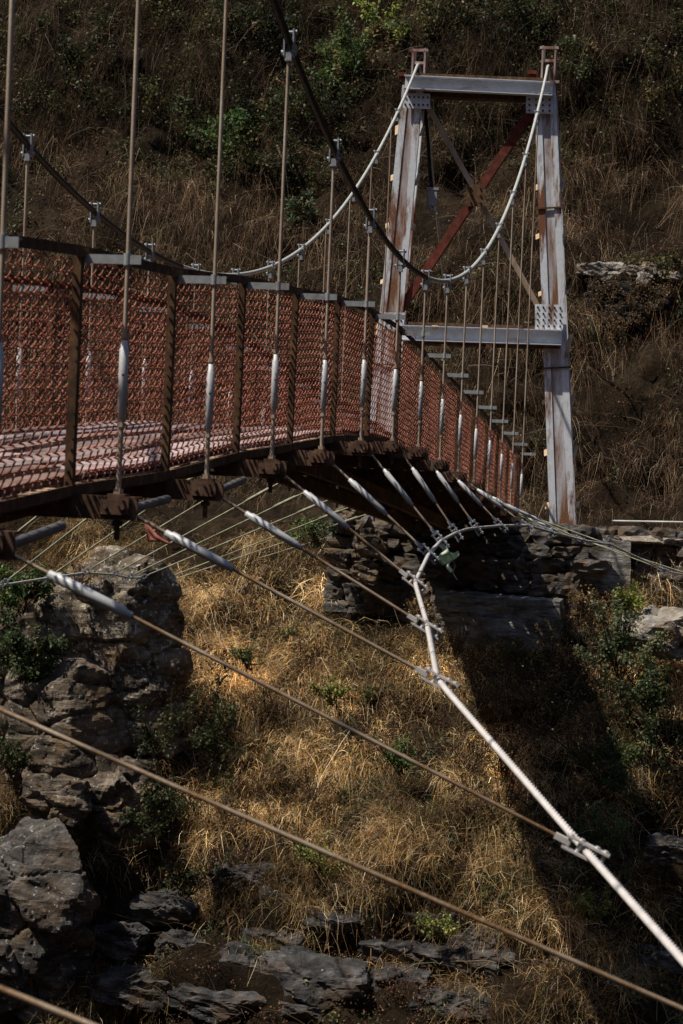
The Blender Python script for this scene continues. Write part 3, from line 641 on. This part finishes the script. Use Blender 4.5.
for i, (px, py, sx, sz, lb) in enumerate(((372, 545, .42, .36, 'pinkish rubble stone at the left foot of the abutment'), (366, 572, .36, .3, 'lower rubble stone at the left foot of the abutment'), (352, 512, .3, .2, 'pale stone just under the left deck edge'), (340, 560, .3, .25, 'dark stone leaning beside the rubble stones at the abutment'))):
    rock('rubble_stone', at(px, py, 37.0), (sx, .35, sz), 60 + i, M['rock'], lb, 'stone', 'rubble stones beside the abutment', sub=4, rough=.16)
t = thing('water_pipe', at(590, 523, 39.0), 'thin white pipe lying along the coping of the right retaining wall', 'pipe')
m2 = MB(); m2.tube([at(612, 521, 38.9), at(640, 521.5, 38.9), at(668, 522, 38.9), at(720, 523, 38.9)], .02, 8); m2.build('tube', M['pipe'], t)
# broken concrete ledge high on the right
t = thing('broken_ledge', at(620, 272, 45.3), 'broken pale concrete ledge jutting from the hillside right of the tower', 'ledge')
m2 = MB()
for i, (px, py, sx, sz) in enumerate(((592, 270, .40, .17), (612, 271, .36, .24), (632, 270, .34, .14), (648, 274, .22, .30), (668, 276, .3, .12))):
    v, f = rock_mesh(on_slope(px, py) + Vector((0, .20, 0)), (sx * 1.3, .45, sz * 1.3), 90 + i, 5, 5, .2); m2.add(v, f)
m2.build('slab', M['ledge'], t)
m2 = MB()
for i, (px, py, sx, sz) in enumerate(((605, 300, .8, .6), (645, 303, .9, .6), (625, 320, .8, .4))):
    v, f = rock_mesh(on_slope(px, py) + Vector((0, .30, .1)), (sx * .9, .3, sz * .8), 95 + i, 5, 8, .25); m2.add(v, f)
m2.build('recess_shade_block', M['recess_shade'], t)  # near-black blocks stand for the shade in the cavity under the ledge

# ------------------------------------------------------------------ grass
def slope_pts(n, x0, x1, y0, y1):
    v0, v1 = V_OF_Y(y0), V_OF_Y(y1)
    x = rng.uniform(x0, x1, n); v = rng.uniform(v0, v1, n)
    return x, v
def vec_surf(x, v): return np.array([surf(a, b) for a, b in zip(x, v)])
def value_noise(x, v, sc, seed): return np.array([noise.fractal(Vector((a * sc, b * sc, seed)), .8, 2.0, 3) for a, b in zip(x, v)])
def blades(name, base, nrm, per, Lr, wid, cols, cw, spread=.12, droop=(.3, 1.1), lean=.6, bright=None, levels=4, up=.55):
    n = len(base) * per
    fl = np.repeat(rng.uniform(.4, 1.5, len(base)), per)
    Bp = np.repeat(base, per, 0) + np.c_[rng.normal(0, spread, n), rng.normal(0, spread * .6, n), rng.normal(0, spread * .5, n)]
    tuftdir = np.repeat(rng.normal(0, 1, (len(base), 3)) * [1, .5, .35], per, 0)
    nr = np.repeat(nrm, per, 0)
    d = nr * .55 + np.array([0, 0, up]) * fl[:, None] + tuftdir * lean * .55 + rng.normal(0, lean * .6, (n, 3))
    d /= np.linalg.norm(d, axis=1, keepdims=True)
    L = np.repeat(rng.choice([.45, .7, .9, 1.2, 1.6], len(base), p=[.25, .25, .25, .17, .08]), per) * rng.uniform(Lr[0], Lr[1], n)
    dr = np.repeat(rng.uniform(*droop, len(base)), per) * rng.uniform(.6, 1.3, n)
    wv = np.cross(d, rng.normal(0, 1, (n, 3))); wv[:, 1] *= .6; wv /= np.linalg.norm(wv, axis=1, keepdims=True)
    side = np.cross(d, wv); curl = rng.normal(0, .22, n)
    w = rng.uniform(.6, 1.3, n) * wid
    ts = np.linspace(0, 1, levels); V = np.zeros((n, levels, 2, 3)); 
    for i, t in enumerate(ts):
        c = Bp + (L * t)[:, None] * d + (L * curl * t * t)[:, None] * side + (rng.normal(0, .045, (n, 3)) * (L * (t > 0))[:, None])
        c[:, 2] -= L * dr * t * t; c[:, 1] -= L * dr * t * t * .22
        ww = (w * (1 - .8 * t))[:, None] * wv * .5
        V[:, i, 0] = c - ww; V[:, i, 1] = c + ww
    idx = np.arange(n)[:, None] * levels * 2 + np.arange(levels - 1)[None] * 2
    Fq = np.stack([idx, idx + 1, idx + 3, idx + 2], -1).reshape(-1, 4)
    ci = rng.choice(len(cols), n, p=np.array(cw) / sum(cw)); cc = np.array(cols)[ci] * rng.uniform(.65, 1.3, (n, 1))
    tc = np.repeat(rng.uniform(.4, 1.75, (len(base), 1)), per, 0)
    if bright is not None: tc = tc * np.repeat(bright[:, None], per, 0)
    C = np.repeat((cc * tc)[:, None, None], levels, 1); C = np.repeat(C, 2, 2)
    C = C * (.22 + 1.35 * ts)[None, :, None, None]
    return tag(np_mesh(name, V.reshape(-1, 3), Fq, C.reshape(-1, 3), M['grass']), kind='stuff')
HN = np.array([0, -.84, .54]); LN = np.array([0, -.55, .83])
STRAW = [(.80, .56, .26), (.62, .38, .14), (.34, .19, .09), (.92, .78, .54), (.22, .22, .08), (.17, .10, .06)]
DULL = [(.32, .20, .12), (.19, .115, .07), (.66, .52, .36), (.09, .055, .04), (.08, .08, .03)]
def keep(x, v, sc, seed, th): return value_noise(x, v, sc, seed) > th
# upper hillside: long hanging dry grass
x, v = slope_pts(15000, -20, 3, 42.2, 53.5)
k1 = value_noise(x, v, .42, 1.3); k2 = value_noise(x, v, 1.3, 7.7); ok = (k1 * .9 + k2 * 1.1 > -.06); x, v, k1, k2 = x[ok], v[ok], k1[ok], k2[ok]
b = vec_surf(x, v); q = proj(b)
br = .54 * np.clip(1.0 + 1.5 * k2 + .6 * k1, .2, 2.3) * np.where(q[:, 1] < 130, .42, 1.) * np.where(b[:, 0] > -3.5, 1.15, 1.)  # dim light at the hilltop put into the blade colours
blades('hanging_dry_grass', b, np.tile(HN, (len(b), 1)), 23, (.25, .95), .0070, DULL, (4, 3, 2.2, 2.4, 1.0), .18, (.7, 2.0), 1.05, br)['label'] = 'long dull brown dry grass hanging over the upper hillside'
# lower slope: straw coloured tussocks
x, v = slope_pts(11500, -14, 2.5, 29.4, 39.2)
k1 = value_noise(x, v, .45, 4.3); k2 = value_noise(x, v, 1.4, 2.7); b = vec_surf(x, v); q = proj(b)
sunny = np.exp(-((q[:, 0] - 330) / 170) ** 2) * np.exp(-((q[:, 1] - 700) / 170) ** 2) + .8 * np.exp(-((q[:, 0] - 640) / 90) ** 2 - ((q[:, 1] - 590) / 40) ** 2)  # sunlit patches of the slope, put into tussock density and blade colour
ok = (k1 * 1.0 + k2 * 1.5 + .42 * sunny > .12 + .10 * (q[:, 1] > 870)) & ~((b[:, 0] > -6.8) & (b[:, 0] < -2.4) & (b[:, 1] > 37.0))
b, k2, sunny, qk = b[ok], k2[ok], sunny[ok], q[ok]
blades('straw_grass', b, np.tile(LN, (len(b), 1)), 40, (.16, .62), .0062, STRAW, (3.2, 3.0, 2.8, 3.2, 1.3, 1.6), .19, (.4, 1.3), 1.15, np.clip(.95 + .6 * sunny + 1.1 * k2, .25, 2.2) * np.where(qk[:, 0] < 70, .5, 1.) * np.where(qk[:, 0] > 480, 1.3, 1.) * np.clip(1 + 1.4 * value_noise(qk[:, 0] * .018, qk[:, 1] * .018, 1.2, 6.6), .3, 1.6) * np.where(qk[:, 1] > 790, .68, 1.) * np.where((qk[:, 1] < 575) & (qk[:, 0] < 350), .55, 1.))['label'] = 'golden dry grass tussocks on the slope below the bridge'  # blade colours lifted and dimmed by lit and shaded zones

# reddish brown brush: fine dead leaves and stems
# dead twigs and thin stalks
def twigs(name, base, nrm, per, Lr, r, cols, seed):
    V = []; Fq = []; C = []; rr = random.Random(seed); lv = 5; ofs = 0
    for bp, nm in zip(base, nrm):
        for _ in range(per):
            L = rr.uniform(*Lr); d = Vector(nm) * .5 + Vector((rr.gauss(0, .55), rr.gauss(0, .4), .5 + rr.gauss(0, .45))); d.normalize(); bend = Vector((rr.gauss(0, .4), rr.gauss(0, .3), -rr.uniform(0, .7)))
            c = np.array(cols[rr.randrange(len(cols))]) * rr.uniform(.6, 1.3); p0 = Vector(bp) + Vector((rr.gauss(0, .1), 0, 0)); sidev = d.orthogonal().normalized(); s2 = d.cross(sidev)
            for i in range(lv):
                t = i / (lv - 1); p = p0 + d * (L * t) + bend * (L * t * t) + Vector((rr.gauss(0, .012), rr.gauss(0, .012), rr.gauss(0, .012))); q = r * (1 - .75 * t)
                for a in range(3):
                    ang = a * 2.094; V.append((p + (sidev * math.cos(ang) + s2 * math.sin(ang)) * q)[:]); C.append(c)
            for i in range(lv - 1):
                for a in range(3): Fq.append((ofs + i * 3 + a, ofs + i * 3 + (a + 1) % 3, ofs + i * 3 + 3 + (a + 1) % 3, ofs + i * 3 + 3 + a))
            ofs += lv * 3
    return tag(np_mesh(name, np.array(V), np.array(Fq), np.array(C), M['twig']), kind='stuff')
x, v = slope_pts(900, -19, 2, 42.5, 53); b = vec_surf(x, v)
twigs('dead_twigs', b, np.tile(HN, (len(b), 1)), 3, (.5, 1.7), .007, [(.26, .21, .17), (.12, .09, .07), (.06, .045, .035)], 3)['label'] = 'bare dead stems tangled over the upper hillside'
x, v = slope_pts(420, -13, 2, 29.6, 38); b = vec_surf(x, v)
twigs('dry_stalks', b, np.tile(LN, (len(b), 1)), 3, (.4, 1.3), .006, [(.42, .33, .2), (.2, .13, .08), (.08, .055, .04)], 4)['label'] = 'thin dry stalks standing in the grass below the bridge'

# ------------------------------------------------------------------ leaves
def leaf_cloud(cents, rad, n, size, cols, flat=.8, sizes=None, fixed=None):
    cents = np.array(cents); rad = np.array(rad); ci = rng.choice(len(cents), n, p=rad**2 / np.sum(rad**2)) if sizes is None else np.arange(n)
    dirs = rng.normal(0, 1, (n, 3)); dirs /= np.linalg.norm(dirs, axis=1, keepdims=True); r = rng.uniform(.25, 1.08, n) ** .6
    Pp = cents[ci] + dirs * (rad[ci] * r)[:, None] * [1, flat, .85]
    a = rng.normal(0, 1, (n, 3)); a[:, 2] -= .4; a /= np.linalg.norm(a, axis=1, keepdims=True); up = rng.normal(0, .6, (n, 3)) + [0, -.3, .8]
    s = np.cross(a, up); s /= np.linalg.norm(s, axis=1, keepdims=True) + 1e-6; L = (size * rng.uniform(.6, 1.4, n) if sizes is None else sizes)[:, None]; nn_ = np.cross(s, a)
    V = np.stack([Pp, Pp + a * L * .5 + s * L * .28 + nn_ * L * .08, Pp + a * L, Pp + a * L * .5 - s * L * .28 + nn_ * L * .08], 1)
    Fq = np.arange(4 * n).reshape(n, 4)
    cc = np.array(cols)[rng.integers(0, len(cols), n)] * rng.uniform(.6, 1.45, (n, 1)) * rng.uniform(.7, 1.3, len(cents))[ci][:, None]
    if fixed is not None: cc = fixed
    return V.reshape(-1, 3), Fq, np.repeat(cc, 4, 0)
GREEN = [(0.068, 0.128, 0.042), (0.105, 0.180, 0.053), (0.045, 0.098, 0.045), (0.150, 0.225, 0.075)]
BLUEG = [(.06, .095, .045), (.045, .08, .045), (.09, .14, .065), (.12, .14, .05)]
OLIVE = [(.085, .088, .030), (.06, .07, .025), (.13, .125, .048)]
DARKG = [(.022, .036, .014), (.034, .052, .020), (.05, .07, .026)]
YELG = [(0.240, 0.300, 0.075), (0.165, 0.225, 0.060), (0.330, 0.360, 0.120)]
def bush(px, py, Y, w, h, n, size, cols, label, cat='bush', name='bush', group=None, clumps=9):
    c = at(px, py, Y) if Y else on_slope(px, py) + Vector((0, -.1, .1)); rr = random.Random(int(px * 7 + py))
    t = thing(name, (c.x, c.y + .2, c.z - h * .55), label, cat, group)
    base = Vector((c.x, c.y + .2, c.z - h * .7)); m2 = MB(); LP = []; LC = []; LS = []; R3 = lambda q: Vector((rr.gauss(0, q), rr.gauss(0, q * .7), rr.gauss(0, q)))
    nb_ = clumps + 4; tw_n = 7; per = max(3, int(n * 1.9 / (nb_ * tw_n))); big = .5 * (w + h)
    for _ in range(nb_):
        tip = Vector((c.x + rr.gauss(0, w * .40), c.y + rr.gauss(0, w * .22), c.z + rr.gauss(.04, h * .36))); midp = base.lerp(tip, .55) + R3(.07 * big)
        m2.tube([base + R3(.06), midp, tip], [.012, .009, .005], 4, False); shade = rr.uniform(.55, 1.35); cb = cols[rr.randrange(len(cols))]
        for _ in range(tw_n):
            a = midp.lerp(tip, rr.uniform(.0, 1.0)); dv = (tip - base).normalized() * .5 + R3(.6); dv.normalize(); L = big * rr.uniform(.12, .42); b = a + dv * L + Vector((0, 0, -.12 * L)); m2.tube([a, a.lerp(b, .5) + R3(.02 * big), b], [.005, .004, .002], 3, False)
            dead = rr.random() < .06
            for _ in range(int(per * rr.uniform(.3, 1.7))):
                LP.append(a.lerp(b, rr.random() ** .7) + R3(.045 * big + .01)); col = cols[rr.randrange(len(cols))] if rr.random() < .5 else cb
                g = shade * rr.uniform(.7, 1.35); LC.append((.2 * g, .13 * g, .06 * g) if dead else (col[0] * g * rr.uniform(.85, 1.3), col[1] * g, col[2] * g * rr.uniform(.7, 1.1))); LS.append(size * rr.choice((.5, .7, .85, 1.1)))
    V, Fq, C = leaf_cloud(LP, np.full(len(LP), .008), len(LP), 1.0, cols, sizes=np.array(LS), fixed=np.array(LC))
    np_mesh('foliage', V, Fq, C, M['leaf'], t, t.location)
    m2.build('stem', M['stem'], t)
    return t
bush(18, 590, 33.0, .9, .55, 1900, .085, GREEN, 'small leafed green bush at the left edge above the dark bush')
bush(22, 650, 32.6, .9, 1.0, 2600, .085, BLUEG, 'dark blue green bush at the left edge beside the tall outcrop')
bush(150, 800, 31.5, .8, .8, 1100, .07, DARKG, 'dark green bush in the shade between the two left boulders')
bush(210, 715, 33.2, .7, 1.1, 1100, .07, DARKG, 'dark green shrub in the gully right of the tall outcrop')
bush(618, 640, 34.6, .75, .9, 2000, .07, [(.14, .19, .10), (.10, .15, .08), (.19, .22, .13)], 'pale grey green bush left of the pale right boulder')
bush(652, 690, 34.0, .8, .8, 2100, .07, BLUEG, 'blue green bush at the right edge below the pale boulder')
bush(612, 760, 33.2, .9, .9, 2000, .065, BLUEG, 'blue green bush on the right slope below the other two')
bush(600, 835, 32.4, .6, .8, 1100, .065, GREEN, 'bright green weed right of the last cable clamp')
bush(630, 600, 35.8, .5, .4, 800, .06, YELG, 'small bright green plant growing on top of the pale right boulder')
bush(520, 660, 34.6, .9, .5, 700, .05, OLIVE, 'sparse olive plant below the concrete footing')
bush(330, 690, 34.2, .4, .35, 350, .07, YELG, 'yellow green weed in the straw grass, under the middle stay rods')
bush(400, 755, 33.2, .5, .4, 450, .07, GREEN, 'green weed in the straw grass beside the long stay rod')
bush(320, 860, 32.0, .5, .5, 500, .06, YELG, 'light green weed above the rocks at the lower centre')
bush(590, 905, 31.6, .6, .3, 450, .06, YELG, 'low yellow green plant among rocks at the lower right')
bush(315, 530, 36.6, .7, .4, 600, .07, GREEN, 'green plant seen below the deck behind the fan of pale stays')
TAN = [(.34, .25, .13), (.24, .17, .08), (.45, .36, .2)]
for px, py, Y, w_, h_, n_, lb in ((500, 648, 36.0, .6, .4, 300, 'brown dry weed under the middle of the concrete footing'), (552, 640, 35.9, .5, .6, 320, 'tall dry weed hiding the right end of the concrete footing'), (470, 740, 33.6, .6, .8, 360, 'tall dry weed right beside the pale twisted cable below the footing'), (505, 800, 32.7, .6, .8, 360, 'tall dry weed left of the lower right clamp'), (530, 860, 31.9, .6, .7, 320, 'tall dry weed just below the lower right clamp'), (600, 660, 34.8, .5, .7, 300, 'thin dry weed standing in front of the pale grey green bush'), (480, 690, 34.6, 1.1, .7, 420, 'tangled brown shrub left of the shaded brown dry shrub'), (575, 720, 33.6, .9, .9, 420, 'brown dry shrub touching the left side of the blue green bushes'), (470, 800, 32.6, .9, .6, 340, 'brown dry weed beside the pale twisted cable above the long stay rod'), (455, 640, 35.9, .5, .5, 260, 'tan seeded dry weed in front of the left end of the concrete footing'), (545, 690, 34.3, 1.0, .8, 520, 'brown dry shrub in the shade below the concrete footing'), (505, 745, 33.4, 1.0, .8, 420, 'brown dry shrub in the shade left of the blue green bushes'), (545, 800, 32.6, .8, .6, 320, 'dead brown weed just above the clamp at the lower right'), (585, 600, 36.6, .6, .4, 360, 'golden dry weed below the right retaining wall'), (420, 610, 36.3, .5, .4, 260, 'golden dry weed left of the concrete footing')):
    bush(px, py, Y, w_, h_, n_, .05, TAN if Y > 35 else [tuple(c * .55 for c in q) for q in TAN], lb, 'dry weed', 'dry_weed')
for px, py, lb in ((290, 640, 'first small green weed below the left end of the abutment'), (370, 700, 'small green weed halfway down the lit slope'), (270, 760, 'small green weed between the two long stay rods at left'), (440, 770, 'small green weed left of the pale twisted cable'), (345, 800, 'small green weed near the middle of the lit slope foot'), (220, 790, 'small green weed on the shaded lower left slope'), (500, 890, 'small green weed above the foreground rod at the lower right')):
    bush(px, py, None, .35, .3, 230, .055, GREEN + OLIVE, lb, 'weed', 'green_weed')
bush(15, 760, 32.0, .8, .7, 1100, .07, DARKG, 'dark bush at the left edge above the lower left boulder')
bush(160, 720, 32.6, .5, .9, 700, .06, DARKG, 'dark climbing plant on the right face of the tall outcrop')
bush(75, 575, 32.8, .5, .3, 420, .05, TAN, 'dry golden grass tuft growing on top of the tall outcrop', 'dry weed', 'dry_weed')
bush(185, 870, 31.6, .8, .6, 700, .06, DARKG, 'dark weed in the hollow right of the lower left boulder')
bush(440, 925, 31.2, .5, .3, 380, .06, YELG, 'small yellow green weed above the low ledges right of centre')
bush(245, 655, 34.6, .3, .35, 260, .06, GREEN, 'small green weed standing in the straw grass right of the tall outcrop')
for px, py, lb in ((235, 610, 'dull brown scrub near the top of the lit slope, right of the tall outcrop'), (300, 665, 'dull brown scrub on the lit slope below the rubble stones'), (265, 715, 'dull brown scrub between the second and third stay rods from the left'), (360, 745, 'dull brown scrub at the middle of the lit slope'), (420, 715, 'dull brown scrub just left of the pale twisted cable'), (310, 800, 'dull brown scrub low on the lit slope left of the light green weed'), (420, 830, 'dull brown scrub low on the lit slope under the long stay rod'), (240, 830, 'dull brown scrub at the shaded lower left of the slope'), (395, 660, 'dull brown scrub left of the first bend of the twisted cable')):
    bush(px, py, None, 1.0, .75, 1000, .05, [(.13, .075, .04), (.07, .045, .028), (.20, .13, .07), (.07, .08, .035)], lb, 'dry scrub', 'dry_scrub')
# upper hillside shrubs and trees
bush(70, 90, 49.3, 2.2, 1.7, 2600, .12, DARKG, 'dark leafy shrub high on the left hillside', 'shrub', 'shrub')
bush(110, 55, 50.4, 1.6, 1.0, 1500, .12, OLIVE, 'olive shrub above the dark shrub at the upper left', 'shrub', 'shrub')
bush(215, 70, 49.6, 1.8, 1.8, 2400, .11, OLIVE, 'olive green shrub behind the second tall hanger rod', 'shrub', 'shrub')
bush(225, 130, 48.4, 1.2, .9, 1100, .11, GREEN, 'small green shrub beside the second tall hanger rod', 'shrub', 'shrub')
bush(300, 205, 47.2, .7, .5, 450, .12, [(.12, .18, .11), (.08, .13, .08)], 'pale leaved sapling behind the nearer cable clamp', 'shrub', 'shrub')
bush(345, 45, 50.0, 2.0, 1.6, 2600, .12, GREEN, 'leafy green shrub at the top edge left of the tower', 'shrub', 'shrub')
bush(390, 35, 50.2, 1.2, .9, 1400, .12, YELG, 'sunlit yellow green shrub just left of the tower top', 'shrub', 'shrub')
bush(470, 45, 50.6, 2.4, 1.6, 2600, .12, DARKG, 'dark shrub directly above the tower top beam', 'shrub', 'shrub')
bush(615, 35, 50.8, 2.6, 1.8, 3200, .12, DARKG, 'dark green shrub in the upper right corner', 'shrub', 'shrub')
for px, py, lb in ((600, 292, 'hanging dry weed over the left part of the broken concrete ledge'), (632, 300, 'hanging dry weed over the middle of the broken concrete ledge'), (664, 298, 'hanging dry weed over the right part of the broken concrete ledge'), (618, 325, 'brown weed below the recess of the broken concrete ledge')):
    bush(px, py, None, .8, .6, 420, .05, [(.14, .09, .05), (.22, .15, .09)], lb, 'dry weed', 'dry_weed')
bush(660, 265, 46.3, .9, .6, 700, .09, OLIVE, 'olive plant growing over the broken concrete ledge', 'shrub', 'shrub')
bush(35, 130, 48.6, 1.4, .9, 900, .09, DARKG, 'dark shrub at the left edge over the farther cable', 'shrub', 'shrub')
top = [(20, 30, 'rust tinted shrub in the upper left corner'), (150, 20, 'dark shrub at the top edge right of the first tall hanger rod'), (265, 25, 'dark shrub at the top edge beside the nearer main cable'), (160, 105, 'olive shrub between the two tall hanger rods'), (430, 15, 'dark tall shrub at the top edge behind the left tower saddle'), (520, 20, 'dark tall shrub at the top edge behind the right tower saddle'), (575, 60, 'dark shrub just right of the right tower saddle'), (660, 90, 'brown green shrub at the right edge high on the hillside'), (310, 100, 'loose green shrub behind the nearer cable above the sapling'), (255, 165, 'loose green shrub low between the tall hanger rods')]
for k, (px, py, lb) in enumerate(top):
    p = on_slope(px, py); bush(px, py, p.y - .25, 1.9, 1.3, 1900, .10, (DARKG + OLIVE[:1], OLIVE + DARKG, DARKG)[k % 3], lb, 'shrub', 'shrub', clumps=12)
# creeping green undergrowth
x, v = slope_pts(8000, -20, 3, 43, 54); kk = value_noise(x, v, .5, 8.8) + value_noise(x, v, 1.6, 3.3) * .6; b = vec_surf(x, v); q = proj(b)
ok = kk + .35 * (q[:, 1] < 180) > .24; b = b[ok] + np.array([0, -.12, .08])
V, Fq, C = leaf_cloud(b, np.full(len(b), .26), len(b) * 18, .075, DARKG + OLIVE)
tag(np_mesh('undergrowth', V, Fq, C, M['leaf']), 'small leafed dark green undergrowth patched over the upper hillside', kind='stuff')
x, v = slope_pts(2200, -14, 2.5, 29.8, 38.6); kk = value_noise(x, v, .6, 5.8); b = vec_surf(x, v); q = proj(b)
ok = (kk + .25 * (q[:, 0] > 470) > .14) & ~((b[:, 0] > -6.8) & (b[:, 0] < -2.4) & (b[:, 1] > 37.0)); b = b[ok] + np.array([0, -.08, .08])
V, Fq, C = leaf_cloud(b, np.full(len(b), .2), len(b) * 22, .06, BLUEG + OLIVE)
tag(np_mesh('ground_cover', V, Fq, C, M['leaf']), 'low green weeds spreading over the shaded lower slope', kind='stuff')

# fine red brown brush tangled among the grass
BR = [(.16, .075, .04), (.10, .05, .03), (.24, .13, .07), (.06, .035, .025)]
for (nm, n_, x0_, x1_, y0_, y1_, th, lb, sd_) in (('dry_brush', 5200, -20, 3, 42.6, 53.5, .05, 'fine red brown brush tangled over the upper hillside', 12.2), ('leaf_litter', 5200, -14, 2.5, 29.4, 38.6, .02, 'red brown leaf litter and fine brush on the lower slope', 14.9)):
    x, v = slope_pts(n_, x0_, x1_, y0_, y1_); kk = value_noise(x, v, .7, sd_); b = vec_surf(x, v); ok = (kk > th) & ~((b[:, 0] > -6.8) & (b[:, 0] < -2.4) & (b[:, 1] > 36.8) & (b[:, 1] < 43)); b = b[ok] + np.array([0, -.06, .06])
    V, Fq, C = leaf_cloud(b, np.full(len(b), .24), len(b) * 26, .04, BR)
    tag(np_mesh(nm, V, Fq, C, M['leaf']), lb, kind='stuff')
x, v = slope_pts(1500, -20, 3, 42.5, 53.5); kk = value_noise(x, v, .6, 12.2); b = vec_surf(x, v); b = b[kk > -.05]
twigs('brush_stems', b, np.tile(HN, (len(b), 1)), 6, (.2, .8), .004, [(.22, .12, .08), (.10, .06, .045), (.34, .26, .2)], 9)['label'] = 'fine brown stems of brush on the upper hillside'

# ------------------------------------------------------------------ light
sd = Vector((-.47, -.24, .845)).normalized()
sun_d = bpy.data.lights.new('sun', 'SUN'); sun = bpy.data.objects.new('sun', sun_d); COL.objects.link(sun)
sun_d.energy = 5.0; sun_d.angle = R(.5); sun_d.color = (1, .90, .74); sun.rotation_euler = sd.to_track_quat('Z', 'Y').to_euler(); sun.location = sd * 60
w = bpy.data.worlds.new('World'); S.world = w; w.use_nodes = True; nt = w.node_tree
sky = nt.nodes.new('ShaderNodeTexSky'); sky.sky_type = 'NISHITA'; sky.sun_disc = False; sky.sun_elevation = math.asin(sd.z); sky.sun_rotation = math.atan2(sd.x, sd.y)
bg = nt.nodes['Background']; nt.links.new(sky.outputs['Color'], bg.inputs['Color']); bg.inputs['Strength'].default_value = .105
S.view_settings.view_transform = 'Standard'; S.view_settings.look = 'None'; S.view_settings.exposure = 0
